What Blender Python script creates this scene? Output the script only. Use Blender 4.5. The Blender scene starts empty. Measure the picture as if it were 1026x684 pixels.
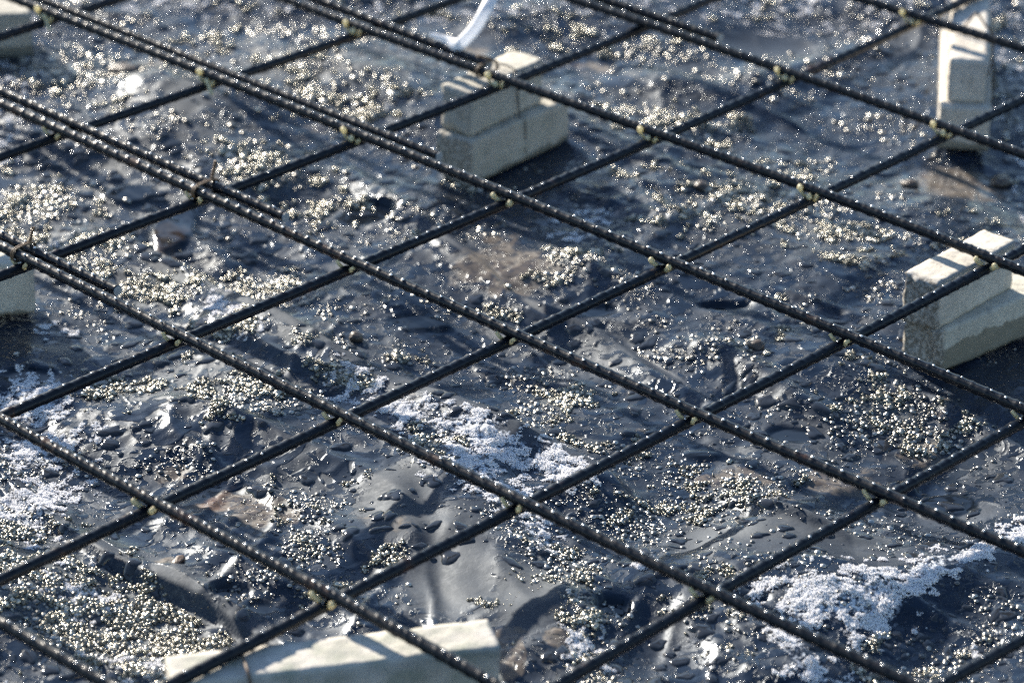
import bpy, bmesh, math, random
import numpy as np
from mathutils import Vector, noise as mnoise

random.seed(7)
RNG = np.random.default_rng(11)
SC = bpy.context.scene
COL = SC.collection

# ------------------------------------------------------------------ camera survey
# metres; x right, y away from the camera, z up; the bars lie about 0.11 m over the sheet
ZA, ZB = .110, .100            # centre heights of the upper and of the lower layer of bars
RB = .005                      # bar radius
FPX, PIT, ROL, HC, TH = 3668.3, .4688, .0205, 1.02777 * 4 / 3, .82697
CAMZ = ZA + HC

def G(px, py, z=0.0):
    """ground point that a survey mark on the photograph stands for"""
    u, v = px - 513, -(py - 342)
    c, s = math.cos(ROL), math.sin(ROL)
    u, v = c * u - s * v, s * u + c * v
    d = (u, FPX * math.cos(PIT) + v * math.sin(PIT), -FPX * math.sin(PIT) + v * math.cos(PIT))
    t = (z - CAMZ) / d[2]
    return np.array([d[0] * t, d[1] * t])

NA = np.array([math.cos(TH), math.sin(TH)])      # across the upper bars
DA = np.array([math.sin(TH), -math.cos(TH)])     # along the upper bars (down right)
NB, DB = DA, NA                                  # across / along the lower bars

# ------------------------------------------------------------------ noise
def _hash(ix, iy, seed):
    n = (ix.astype(np.int64) * 374761393 + iy.astype(np.int64) * 668265263 + seed * 1442695041) & 0xffffffff
    n = ((n ^ (n >> 13)) * 1274126177) & 0xffffffff
    return ((n ^ (n >> 16)) & 0xffff) / 65535.0

def vnoise(x, y, seed=0):
    ix, iy = np.floor(x), np.floor(y)
    fx, fy = x - ix, y - iy
    fx, fy = fx * fx * fx * (fx * (fx * 6 - 15) + 10), fy * fy * fy * (fy * (fy * 6 - 15) + 10)
    a, b = _hash(ix, iy, seed), _hash(ix + 1, iy, seed)
    c, d = _hash(ix, iy + 1, seed), _hash(ix + 1, iy + 1, seed)
    return (a + (b - a) * fx) * (1 - fy) + (c + (d - c) * fx) * fy

def fbm(x, y, freq, octv=4, seed=0, gain=.5):
    s, a, t = 0, 1.0, 0
    for k in range(octv):
        # turn the lattice a little every octave so that no grid shows
        ca, sa = math.cos(.6 + 1.1 * k), math.sin(.6 + 1.1 * k)
        s = s + a * vnoise((x * ca - y * sa) * freq + 17.3 * k, (x * sa + y * ca) * freq + 9.1 * k, seed + k)
        t += a; a *= gain; freq *= 2.03
    return s / t

def sstep(a, b, x):
    t = np.clip((x - a) / (b - a), 0, 1)
    return t * t * (3 - 2 * t)

def polydist(x, y, pts):
    """signed distance to a polyline (positive on its far/right side) and the run along it"""
    best = np.full(x.shape, 1e9); sgn = np.zeros(x.shape); run = np.zeros(x.shape); acc = 0
    for (a, b) in zip(pts[:-1], pts[1:]):
        d = b - a; L = math.hypot(*d); d = d / L
        t = np.clip((x - a[0]) * d[0] + (y - a[1]) * d[1], 0, L)
        ex, ey = x - (a[0] + d[0] * t), y - (a[1] + d[1] * t)
        r = np.hypot(ex, ey); m = r < best
        best = np.where(m, r, best); sgn = np.where(m, np.sign(-d[1] * ex + d[0] * ey), sgn)
        run = np.where(m, acc + t, run); acc += L
    return best * sgn, run, acc

def spots(x, y, lst):
    """soft elliptical spots: (px, py, rx, ry, weight[, turn]) given as seen, laid out on the ground"""
    s = np.zeros(x.shape)
    for e in lst:
        cx, cy, rx, ry, w = e[:5]; tr = math.radians(e[5]) if len(e) > 5 else 0
        c = G(cx, cy, .008); sc = 3668 / ((c[1]) * math.cos(PIT) + HC * math.sin(PIT))
        u, v = (x - c[0]) * sc, -(y - c[1]) * sc * .46
        ca, sa = math.cos(tr), math.sin(tr)
        u, v = ca * u + sa * v, -sa * u + ca * v
        q = (u / rx) ** 2 + (v / ry) ** 2
        s = np.maximum(s, w * np.exp(-1.1 * q ** 1.6))
    return s

P_ = lambda l: [G(a, b, .01) for a, b in l]
FOLD_LONG = P_([(60, 205), (110, 226), (180, 262), (240, 297), (300, 328), (350, 355), (430, 392), (500, 420), (560, 446), (610, 476), (650, 510)])
FOLD_LAP = P_([(-60, 420), (0, 461), (78, 516), (113, 546), (184, 581), (266, 628), (330, 668)])
FOLD_MOUND = P_([(440, 430), (500, 520), (560, 600), (620, 690), (650, 740)])
SHADE_GROOVE = P_([(418, 455), (430, 510), (440, 560), (458, 625)])  # made-up groove, shaped to bring out a dark streak of shade
FOLD_BAY = P_([(690, 505), (760, 545), (830, 590), (885, 588), (950, 556), (1040, 512), (1100, 490)])
FOLD_TONGUE = P_([(700, 470), (770, 500), (840, 530), (890, 555)])
FOLD_FAR = P_([(120, 60), (190, 105), (230, 150), (270, 200)])
FOLD_RIGHT = P_([(640, 320), (720, 345), (800, 395), (870, 420)])
FOLD_LOW = P_([(580, 470), (660, 545), (720, 610), (760, 690), (790, 740)])
FOLD_MID = P_([(330, 150), (420, 215), (520, 290), (600, 320), (690, 380), (760, 420)])
FOLD_UP = P_([(600, 60), (720, 80), (850, 40), (930, 30)])

PUDDLES = [(366, 205, 34, 12, 1), (175, 212, 24, 30, .9, 40), (792, 424, 28, 9, 1), (950, 490, 36, 12, 1), (230, 582, 24, 8, .9),
           (262, 596, 20, 9, .9), (585, 595, 0.1, .1, 0), (612, 600, 24, 10, .9), (500, 140, .1, .1, 0), (105, 372, 22, 12, .8),
           (30, 365, 40, 10, .7), (420, 310, 40, 9, .8), (905, 470, 20, 8, .8), (700, 440, 30, 6, .6), (130, 180, 30, 12, .9),
           (600, 300, 30, 8, .7), (730, 300, 36, 7, .7), (150, 500, 30, 8, .8), (760, 600, 20, 8, .5)]

def height(x, y):
    wx = x + .02 * (fbm(x, y, 9, 2, 41) - .5); wy = y + .02 * (fbm(x, y, 9, 2, 47) - .5)
    h = .040 * (fbm(wx, wy, 5.0, 2, 1) - .5)
    h += .0050 * (fbm(wx, wy, 15, 2, 5) - .5)
    calm = sstep(.2, .7, spots(x, y, SMOOTH))
    # stones pushing up under the sheet
    h += (1 - calm) * .0024 * np.clip(fbm(wx, wy, 34, 2, 9) - .56, 0, 1) * 2.2
    # creases of the thin film, drawn out along the bars
    u, v = wx * DA[0] + wy * DA[1], wx * NA[0] + wy * NA[1]
    r = 1 - np.abs(2 * fbm(u * .26, v, 17, 2, 14, .4) - 1)
    h += .0060 * np.clip(r - .66, 0, 1) ** 1.5 * 4.5 * sstep(.36, .60, fbm(x, y, 5, 2, 23))
    r = 1 - np.abs(2 * fbm(u * .8 + v * .5, (v - u * .5) * .3, 20, 2, 19, .4) - 1)
    h += .0040 * np.clip(r - .70, 0, 1) ** 1.5 * 4.5 * sstep(.45, .65, fbm(x, y, 4, 2, 29))
    r = 1 - np.abs(2 * fbm(u, v, 44, 2, 33) - 1)
    h += (1 - calm) * .0008 * np.clip(r - .7, 0, 1) * 3
    def endfade(run, L): return sstep(0, .08, run) * sstep(0, .08, L - run)
    d, run, L = polydist(wx, wy, FOLD_LONG)
    e = endfade(run, L)
    h += e * .017 * np.where(d > 0, np.exp(-(d / .013) ** 2), np.exp(-(d / .055) ** 2))
    d, run, L = polydist(wx, wy, FOLD_LAP)
    h += endfade(run, L) * (.009 * np.where(d < 0, np.exp(-(d / .004) ** 2), np.exp(-(d / .020) ** 2)))
    d, run, L = polydist(wx, wy, FOLD_MOUND)
    h += endfade(run, L) * .014 * np.where(d > 0, np.exp(-(d / .045) ** 2), np.exp(-(d / .080) ** 2))
    d, run, L = polydist(wx, wy, SHADE_GROOVE)
    h -= endfade(run, L) * .0045 * np.exp(-(d / .012) ** 2)
    d, run, L = polydist(wx, wy, FOLD_BAY)
    h += endfade(run, L) * .013 * np.where(d > 0, np.exp(-(d / .075) ** 2), np.exp(-(d / .055) ** 2))
    d, run, L = polydist(wx, wy, FOLD_TONGUE)
    h += endfade(run, L) * .010 * np.exp(-(d / .010) ** 2)
    d, run, L = polydist(wx, wy, FOLD_FAR)
    h += endfade(run, L) * .014 * np.exp(-(d / .06) ** 2)
    d, run, L = polydist(wx, wy, FOLD_RIGHT)
    h += endfade(run, L) * .010 * np.exp(-(d / .016) ** 2)
    d, run, L = polydist(wx, wy, FOLD_LOW)
    h += endfade(run, L) * .003 * np.where(d > 0, np.exp(-(d / .02) ** 2), np.exp(-(d / .035) ** 2))
    d, run, L = polydist(wx, wy, FOLD_MID)
    h += endfade(run, L) * .009 * np.where(d > 0, np.exp(-(d / .008) ** 2), np.exp(-(d / .025) ** 2))
    d, run, L = polydist(wx, wy, FOLD_UP)
    h += endfade(run, L) * .010 * np.exp(-(d / .03) ** 2)
    h -= .010 * spots(x, y, [(960, 640, 90, 50, 1)])
    p = sstep(.35, .6, spots(x, y, PUDDLES) * (.6 + .8 * fbm(x, y, 40, 2, 77)))
    h = h * (1 - p) + p * (h * .25 - .004)
    # settle the ground flat where blocks stand
    for bx, by, rr in ((.43, 2.93, .10), (-.01, 3.32, .10), (.45, 3.46, .11), (-.13, 2.25, .13), (-.46, 2.96, .07), (-.55, 3.57, .07)):
        w = np.exp(-((x - bx) ** 2 + (y - by) ** 2) / rr ** 2 * 1.2)
        h = h * (1 - .8 * w)
    fade = np.exp(-(np.clip(np.hypot(x, (y - 3.0)) - 2.2, 0, 99) / 1.5) ** 2)
    return np.clip(h, -.035, .052) * fade

MUD_AND_REFLECTION = [(508, 262, 62, 26, 1.25), (215, 486, 52, 16, 1.1), (176, 458, 24, 9, 1), (168, 222, 30, 26, 1), (136, 58, 30, 14, .9), (118, 70, 20, 12, .8),
       (922, 440, 34, 22, 1.1), (850, 470, 60, 14, 1.2), (372, 556, 26, 10, .9), (262, 505, 50, 20, 1), (470, 44, 40, 12, .7),
       (968, 172, 50, 22, 1.6), (500, 655, 30, 26, 1.4), (700, 35, 40, 10, .5), (560, 640, 18, 14, .8), (590, 55, 44, 12, .6), (880, 455, 30, 14, .6),  # spot below the upper right block also paints its warm reflection
       (390, 520, 60, 26, .4), (500, 235, 40, 14, .6), (640, 420, 30, 8, .4), (12, 262, 30, 12, .9), (940, 395, 40, 14, .5), (800, 485, 60, 14, .6),
       (740, 470, 50, 20, .8), (170, 555, 24, 8, .7), (320, 120, 40, 12, .4), (900, 100, 40, 10, .3)]
DUST_SHEEN = [(120, 180, 130, 70, .75), (90, 260, 100, 40, .7), (330, 60, 140, 40, .7), (250, 350, 130, 60, .6), (600, 90, 140, 34, .6), (740, 230, 110, 34, .6), (150, 600, 130, 60, .6), (560, 320, 120, 40, .5), (800, 440, 90, 30, .5), (900, 60, 110, 30, .55), (60, 60, 60, 40, .6), (395, 500, 70, 50, 1), (440, 560, 60, 60, .8), (520, 590, 60, 60, .7), (190, 105, 34, 34, 1), (230, 130, 40, 30, .8), (540, 430, 70, 16, .9),
        (430, 395, 60, 16, .8), (780, 520, 90, 26, .9), (860, 530, 50, 30, .7), (700, 520, 50, 22, .6), (250, 45, 60, 20, .6), (870, 30, 70, 20, .6),
        (330, 40, 50, 14, .6), (640, 70, 50, 18, .5), (940, 180, 50, 16, .7), (300, 460, 60, 22, .5), (700, 560, 50, 40, .5), (990, 460, 40, 22, .5)]  # weights raised where a lit silvery sheen is painted in with the dust

SMOOTH = [(235, 292, 56, 8, .95, 32), (160, 256, 44, 8, .85, 30), (460, 245, 60, 7, .8, 30), (560, 305, 50, 7, .8, 20), (650, 350, 50, 7, .8, 30), (40, 488, 46, 6, 1, 36), (113, 546, 42, 7, 1, 30), (184, 581, 50, 8, 1, 27), (250, 618, 46, 9, 1, 30), (470, 412, 80, 12, 1, 24), (565, 448, 55, 12, 1, 25), (380, 376, 60, 10, 1, 25), (400, 500, 50, 44, .75), (450, 560, 60, 60, .7), (530, 600, 50, 50, .6), (800, 540, 80, 24, .95), (700, 530, 50, 20, .7),
          (188, 105, 30, 30, .6), (300, 330, 50, 10, .8, 25), (870, 560, 50, 14, .9), (660, 620, 50, 40, .5), (770, 30, 70, 24, .6), (900, 30, 50, 30, .6), (700, 60, 60, 18, .5), (470, 30, 50, 30, .5), (640, 250, 40, 40, .4), (960, 500, 50, 14, .9), (800, 420, 40, 12, .7)]
MELT = [(60, 75, 40, 24, .6), (215, 30, 40, 14, .5), (300, 95, 60, 26, .65), (262, 168, 58, 34, 1), (320, 200, 40, 20, .7), (30, 192, 54, 26, .9), (20, 228, 44, 16, .9), (100, 205, 26, 14, .4),
        (95, 236, 64, 18, .9), (155, 278, 50, 24, .95), (236, 272, 64, 17, 1), (280, 262, 40, 14, .9), (290, 288, 30, 9, .6), (118, 378, 48, 20, .85), (238, 388, 48, 26, .95), (205, 352, 40, 14, .5), (360, 106, 42, 18, .8), (400, 95, 20, 10, .5),
        (300, 60, 50, 14, .5), (160, 45, 30, 14, .6), (650, 108, 50, 18, .9), (700, 118, 40, 20, .85), (740, 100, 20, 14, .5), (720, 190, 60, 22, .85), (770, 208, 60, 22, .95), (700, 225, 50, 14, .7), (840, 232, 60, 16, .8), (790, 165, 40, 14, .7),
        (633, 171, 22, 12, .8), (565, 30, 60, 14, .45), (520, 15, 50, 12, .4), (640, 40, 50, 12, .4), (860, 262, 40, 14, .7), (800, 300, 40, 10, .4), (760, 340, 22, 9, .7), (800, 330, 24, 10, .8), (820, 250, 30, 10, .5), (1005, 70, 24, 20, .6), (985, 15, 40, 12, .6),
        (985, 215, 30, 8, .5), (572, 256, 34, 14, .9), (548, 270, 40, 10, .6), (560, 385, 42, 15, .9), (530, 400, 30, 10, .5), (398, 343, 26, 11, .8), (380, 230, 30, 8, .5), (610, 432, 60, 9, .85, 10), (520, 410, 36, 8, .7), (742, 480, 60, 24, .65), (700, 500, 36, 14, .5),
        (885, 402, 56, 18, .85), (940, 425, 50, 16, .7), (880, 380, 40, 10, .5), (905, 360, 50, 8, .5), (110, 605, 110, 44, 1), (170, 640, 70, 30, 1), (60, 560, 60, 26, .9), (25, 580, 60, 40, .9), (20, 520, 60, 22, .9), (120, 560, 40, 14, .6),
        (302, 540, 22, 20, .8), (330, 580, 26, 14, .7), (315, 500, 40, 12, .5), (280, 480, 36, 10, .4), (562, 572, 38, 30, .95), (590, 605, 26, 22, .9), (596, 660, 24, 22, .9), (400, 560, 30, 10, .5), (350, 470, 20, 12, .3), (505, 600, 24, 20, .35),
        (700, 465, 40, 10, .4), (480, 180, 24, 14, .5), (460, 150, 20, 14, .3), (430, 440, 26, 26, .85), (640, 505, 40, 22, .5), (340, 375, 40, 16, .8), (230, 325, 40, 18, .8), (300, 345, 26, 9, .7), (1000, 320, 20, 14, .3), (900, 650, 60, 30, .3), (980, 660, 50, 20, .3),
        (700, 600, 40, 30, .35), (730, 640, 30, 30, .3), (130, 110, 30, 14, .5), (960, 250, 26, 10, .3), (620, 210, 24, 10, .3), (490, 640, 20, 20, .1), (80, 440, 30, 12, .4), (380, 80, 50, 12, .5), (500, 300, 40, 12, .25)]
WHITE = [(400, 408, 40, 12, .9, 25), (492, 445, 66, 17, 1, 20), (470, 470, 44, 18, 1, 15), (560, 465, 36, 14, 1, 20), (500, 490, 40, 14, .9, 10), (440, 430, 24, 10, .8), (540, 525, 26, 16, .95, 30), (28, 388, 48, 22, 1), (40, 430, 50, 18, .9), (15, 500, 48, 26, .95), (50, 470, 40, 14, .6),
         (75, 572, 24, 14, .8), (95, 585, 30, 10, .6), (352, 378, 32, 9, .85, 20), (345, 395, 20, 8, .7), (222, 306, 26, 12, .8, 40), (240, 330, 16, 9, .5), (820, 606, 50, 20, 1), (870, 602, 50, 24, 1, -12), (925, 580, 44, 13, 1, -30), (975, 556, 42, 10, 1, -25), (1015, 535, 30, 10, .9, -20),
         (790, 640, 30, 18, .8, 40), (815, 668, 34, 14, .9, 20), (765, 590, 22, 8, .6), (590, 214, 26, 7, .7), (572, 232, 16, 8, .5), (582, 640, 15, 18, .8), (600, 655, 18, 12, .7), (45, 318, 24, 6, .5), (640, 560, 12, 10, .3), (1000, 640, 30, 8, .2), (130, 640, 40, 20, .35), (30, 240, 30, 8, .3)]


# ------------------------------------------------------------------ object helpers
def tag(o, label=None, cat=None, group=None, kind=None):
    if label: o['label'] = label
    if cat: o['category'] = cat
    if group: o['group'] = group
    if kind: o['kind'] = kind
    return o

def mesh_obj(name, verts, faces, mat, parent=None, smooth=True):
    me = bpy.data.meshes.new(name)
    verts = np.asarray(verts, dtype=np.float32)
    if isinstance(faces, np.ndarray):
        n, k = faces.shape
        me.vertices.add(len(verts)); me.vertices.foreach_set('co', verts.ravel())
        me.loops.add(n * k); me.loops.foreach_set('vertex_index', faces.astype(np.int32).ravel())
        me.polygons.add(n); me.polygons.foreach_set('loop_start', np.arange(0, n * k, k, dtype=np.int32))
        me.update(calc_edges=True)
    else:
        me.from_pydata([tuple(map(float, v)) for v in verts], [], faces)
    if mat: me.materials.append(mat)
    me.polygons.foreach_set('use_smooth', np.full(len(me.polygons), smooth))
    me.update()
    o = bpy.data.objects.new(name, me); COL.objects.link(o)
    if parent: o.parent = parent
    return o

def empty(name, loc):
    o = bpy.data.objects.new(name, None); COL.objects.link(o)
    o.location = loc; o.empty_display_size = .02
    return o

def catmull(pts, n=6):
    P = [np.array(p, float) for p in pts]; P = [2 * P[0] - P[1]] + P + [2 * P[-1] - P[-2]]
    out = []
    for i in range(1, len(P) - 2):
        for k in range(n):
            t = k / n; a, b, c, d = P[i - 1:i + 3]
            out.append(.5 * ((2 * b) + (-a + c) * t + (2 * a - 5 * b + 4 * c - d) * t * t + (-a + 3 * b - 3 * c + d) * t ** 3))
    out.append(P[-2]); return out

def tube(pts, rad, seg=8, close=True, flat=1.0):
    """verts, faces of a tube with rounded ends along pts; rad number or list"""
    pts = [np.array(p, float) for p in pts]; n = len(pts)
    rads = [rad] * n if np.isscalar(rad) else list(rad)
    V, F = [], []; up = np.array([.13, .21, .97])
    for i in range(n):
        t = pts[min(i + 1, n - 1)] - pts[max(i - 1, 0)]; t = t / (np.linalg.norm(t) + 1e-12)
        a = up - t * (up @ t)
        if np.linalg.norm(a) < 1e-3: a = np.array([1., 0, 0]) - t * t[0]
        a /= np.linalg.norm(a); b = np.cross(t, a); up = a
        for k in range(seg):
            w = 2 * math.pi * k / seg
            V.append(pts[i] + rads[i] * (a * math.cos(w) * flat + b * math.sin(w)))
    for i in range(n - 1):
        for k in range(seg):
            F.append((i * seg + k, i * seg + (k + 1) % seg, (i + 1) * seg + (k + 1) % seg, (i + 1) * seg + k))
    F.append(tuple(range(seg))[::-1]); F.append(tuple((n - 1) * seg + k for k in range(seg)))
    return V, F

class MB:
    def __init__(s): s.V, s.F = [], []
    def add(s, vf):
        o = len(s.V); s.V += list(vf[0]); s.F += [tuple(i + o for i in f) for f in vf[1]]; return s
    def build(s, name, mat, parent=None, smooth=True): return mesh_obj(name, s.V, s.F, mat, parent, smooth)

def blob(c, r, squash=(1, 1, 1), seed=0, amp=.18, sub=2):
    bm = bmesh.new(); bmesh.ops.create_icosphere(bm, subdivisions=sub, radius=1)
    V = []
    for v in bm.verts:
        p = v.co.copy(); q = p * (1 + amp * mnoise.noise(p * 1.3 + Vector((seed * 3.7, seed, -seed))))
        V.append(np.array([c[0] + q.x * r * squash[0], c[1] + q.y * r * squash[1], c[2] + q.z * r * squash[2]]))
    F = [tuple(v.index for v in f.verts) for f in bm.faces]; bm.free()
    return V, F

# ------------------------------------------------------------------ material helpers
class NT:
    def __init__(s, name):
        s.m = bpy.data.materials.new(name); s.m.use_nodes = True
        s.t = s.m.node_tree; s.n = s.t.nodes; s.n.clear()
        s.out = s.n.new('ShaderNodeOutputMaterial'); s.b = s.n.new('ShaderNodeBsdfPrincipled')
        s.t.links.new(s.b.outputs[0], s.out.inputs[0])
        s.co = s.n.new('ShaderNodeTexCoord').outputs['Object']
    def l(s, a, b): s.t.links.new(a, b)
    def setin(s, node, key, v):
        i = node.inputs[key]
        if hasattr(v, 'links') or isinstance(v, bpy.types.NodeSocket): s.l(v, i)
        elif isinstance(v, (tuple, list)) and len(v) == 3 and i.type == 'RGBA': i.default_value = (*v, 1)
        else: i.default_value = v
    def P(s, **k):
        for a, v in k.items(): s.setin(s.b, a.replace('_', ' '), v)
    def noise(s, scale, detail=4, rough=.55, dist=0, vec=None, out='Fac'):
        n = s.n.new('ShaderNodeTexNoise'); n.inputs['Scale'].default_value = scale; n.inputs['Detail'].default_value = detail
        n.inputs['Roughness'].default_value = rough; n.inputs['Distortion'].default_value = dist; s.l(vec or s.co, n.inputs['Vector']); return n.outputs[out]
    def voro(s, scale, feature='F1', vec=None, rnd=1, out='Distance'):
        n = s.n.new('ShaderNodeTexVoronoi'); n.feature = feature; n.inputs['Scale'].default_value = scale
        n.inputs['Randomness'].default_value = rnd; s.l(vec or s.co, n.inputs['Vector']); return n.outputs[out]
    def ramp(s, v, a, b, c0=0., c1=1.):
        n = s.n.new('ShaderNodeMapRange'); n.interpolation_type = 'SMOOTHSTEP'
        s.setin(n, 'Value', v); n.inputs['From Min'].default_value = a; n.inputs['From Max'].default_value = b
        n.inputs['To Min'].default_value = c0; n.inputs['To Max'].default_value = c1; return n.outputs[0]
    def math(s, op, a, b=0., c=None, clamp=False):
        n = s.n.new('ShaderNodeMath'); n.operation = op; n.use_clamp = clamp
        for i, v in enumerate((a, b, c)):
            if v is None: continue
            if isinstance(v, bpy.types.NodeSocket): s.l(v, n.inputs[i])
            else: n.inputs[i].default_value = v
        return n.outputs[0]
    def mix(s, f, a, b):
        n = s.n.new('ShaderNodeMix'); n.data_type = 'RGBA'
        s.setin(n, 0, f); 
        for i, v in ((6, a), (7, b)):
            if isinstance(v, bpy.types.NodeSocket): s.l(v, n.inputs[i])
            else: n.inputs[i].default_value = (*v, 1)
        return n.outputs[2]
    def attr(s, name):
        n = s.n.new('ShaderNodeAttribute'); n.attribute_name = name; return n.outputs['Fac']
    def bump(s, h, dist, strength=1.0, prev=None):
        n = s.n.new('ShaderNodeBump'); n.inputs['Distance'].default_value = dist; n.inputs['Strength'].default_value = strength
        s.l(h, n.inputs['Height'])
        if prev is not None: s.l(prev, n.inputs['Normal'])
        return n.outputs[0]

def mat_membrane():
    t = NT('black_plastic_sheet')
    mud, dust_sheen, wet, soil = t.attr('mud'), t.attr('dust_sheen'), t.attr('wet'), t.attr('soil')
    n1 = t.noise(28, 5, .6, .4); n2 = t.noise(140, 5, .65, .5); n3 = t.noise(7, 3)
    mudm = t.ramp(t.math('ADD', mud, t.math('MULTIPLY', t.math('SUBTRACT', n1, .5), 2.6)), .55, .80)
    mudm = t.math('MULTIPLY', mudm, t.ramp(n2, .32, .56, .25, 1))
    dust_sheenm = t.math('MULTIPLY', t.ramp(t.math('ADD', dust_sheen, t.math('MULTIPLY', t.math('SUBTRACT', n3, .5), 1.2)), -.05, .95), t.ramp(n2, .3, .65, .45, 1))
    base = t.mix(t.ramp(n1, .35, .7), (.008, .014, .027), (.015, .025, .044))
    dcol = t.mix(t.noise(60, 3), (.060, .070, .082), (.095, .104, .112))
    base = t.mix(t.math('MULTIPLY', dust_sheenm, .62), base, dcol)  # greys the sheet: thin dust plus sunlit sheen put into the colour
    mcol = t.mix(t.noise(18, 4), (.10, .075, .052), (.27, .22, .165))
    mcol = t.mix(t.ramp(t.noise(11, 2, .5, 1), .62, .72), mcol, (.15, .075, .035))
    base = t.mix(t.math('MULTIPLY', mudm, .62), base, mcol)
    wetm = t.ramp(wet, .3, .6)
    base = t.mix(t.math('MULTIPLY', wetm, .75), base, (.007, .009, .012))
    scol = t.mix(t.noise(25, 6), (.05, .038, .028), (.13, .105, .08))
    base = t.mix(soil, base, scol)
    rime, slush = t.attr('rime'), t.attr('slush')
    rn = t.noise(210, 5, .7, .3)
    rm = t.ramp(t.math('ADD', rime, t.math('MULTIPLY', t.math('SUBTRACT', rn, .5), 1.6)), .38, .72)
    base = t.mix(rm, base, (.74, .79, .86))
    sm_ = t.ramp(t.math('ADD', slush, t.math('MULTIPLY', t.math('SUBTRACT', rn, .5), 1.6)), .35, .85)
    base = t.mix(t.math('MULTIPLY', sm_, .45), base, (.17, .18, .17))
    calm = t.ramp(t.attr('calm'), .2, .6)
    film = t.math('MAXIMUM', t.ramp(t.noise(62, 4, .58, 1.2), .50, .535), t.ramp(t.noise(26, 3, .5, 1.0), .56, .60))           # broken film of water
    film = t.math('MULTIPLY', film, t.ramp(calm, 0, 1, 1, .0))
    rough = t.math('MULTIPLY_ADD', t.math('MAXIMUM', dust_sheenm, mudm), .24, .42)
    rough = t.math('MULTIPLY', rough, t.ramp(film, 0, 1, 1, .34))
    rough = t.math('ADD', rough, t.math('MULTIPLY', calm, .12))
    rough = t.mix(wetm, rough, (.05, .05, .05)); rough = t.mix(soil, rough, (.9, .9, .9)); rough = t.mix(rm, rough, (.7, .7, .7))
    b = t.bump(t.math('MULTIPLY', t.noise(26, 3, .45, .8), t.ramp(calm, 0, 1, 1, .35)), .0045, .22)
    b = t.bump(film, .0011, .8, b)
    b = t.bump(n2, .0008, .45, b)
    b2 = t.n.new('ShaderNodeMix'); b2.data_type = 'VECTOR'
    geo = t.n.new('ShaderNodeNewGeometry')
    t.l(wetm, b2.inputs[0]); t.l(b, b2.inputs[4]); t.l(geo.outputs['Normal'], b2.inputs[5])
    t.P(Base_Color=base, Roughness=rough, Normal=b2.outputs[1]); t.b.inputs['IOR'].default_value = 1.38; t.b.inputs['Specular Tint'].default_value = (.66, .82, 1, 1)
    return t.m

def mat_water():
    t = NT('water_on_plastic')
    t.P(Base_Color=t.mix(t.noise(9, 2), (.010, .014, .022), (.03, .032, .036)), Roughness=.07, IOR=1.5); return t.m

def mat_dew(name, gl, col, rough, metal, trans=0):
    """clear bead: dark body, strong mirror of sun and sky"""
    t = NT(name)
    oi = t.n.new('ShaderNodeObjectInfo')
    c = t.mix(oi.outputs['Random'], col, tuple(v * .22 for v in col))
    t.P(Base_Color=c, Roughness=rough, IOR=1.6)
    body = t.b.outputs[0]
    if trans:
        tr = t.n.new('ShaderNodeBsdfTranslucent'); t.l(c, tr.inputs['Color']); m0 = t.n.new('ShaderNodeMixShader'); m0.inputs[0].default_value = trans
        t.l(body, m0.inputs[1]); t.l(tr.outputs[0], m0.inputs[2]); body = m0.outputs[0]
    g = t.n.new('ShaderNodeBsdfGlossy'); g.inputs['Color'].default_value = (*metal, 1); g.inputs['Roughness'].default_value = rough
    m = t.n.new('ShaderNodeMixShader')
    if gl > .6: m.inputs[0].default_value = gl
    else: t.l(t.ramp(t.math('FRACT', t.math('MULTIPLY', oi.outputs['Random'], 37.7)), .38, 1.0, .08, gl), m.inputs[0])
    t.l(body, m.inputs[1]); t.l(g.outputs[0], m.inputs[2]); t.l(m.outputs[0], t.out.inputs[0]); return t.m

def mat_frost():
    t = NT('frost_crystal')
    t.P(Base_Color=(.97, .97, .97), Roughness=.28, IOR=1.5)
    tr = t.n.new('ShaderNodeBsdfTranslucent'); tr.inputs['Color'].default_value = (.97, .97, 1.0, 1)
    m = t.n.new('ShaderNodeMixShader'); m.inputs[0].default_value = .45
    t.l(t.b.outputs[0], m.inputs[1]); t.l(tr.outputs[0], m.inputs[2]); t.l(m.outputs[0], t.out.inputs[0]); return t.m

def mat_steel(name='rebar_steel', rust=.62):
    t = NT(name)
    n = t.noise(60, 5, .6); r = t.ramp(t.noise(26, 5, .65, .4), rust, rust + .12)
    base = t.mix(n, (.0025, .004, .0075), (.006, .009, .014))
    base = t.mix(r, base, (.05, .024, .015))
    t.P(Base_Color=base, Metallic=t.ramp(r, 0, 1, .05, .0), Roughness=t.ramp(n, .3, .7, .22, .34), IOR=1.36, Normal=t.bump(t.noise(700, 3), .0004, .5))
    t.b.inputs['Coat Weight'].default_value = .0; t.b.inputs['Coat Roughness'].default_value = .12
    return t.m

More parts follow.
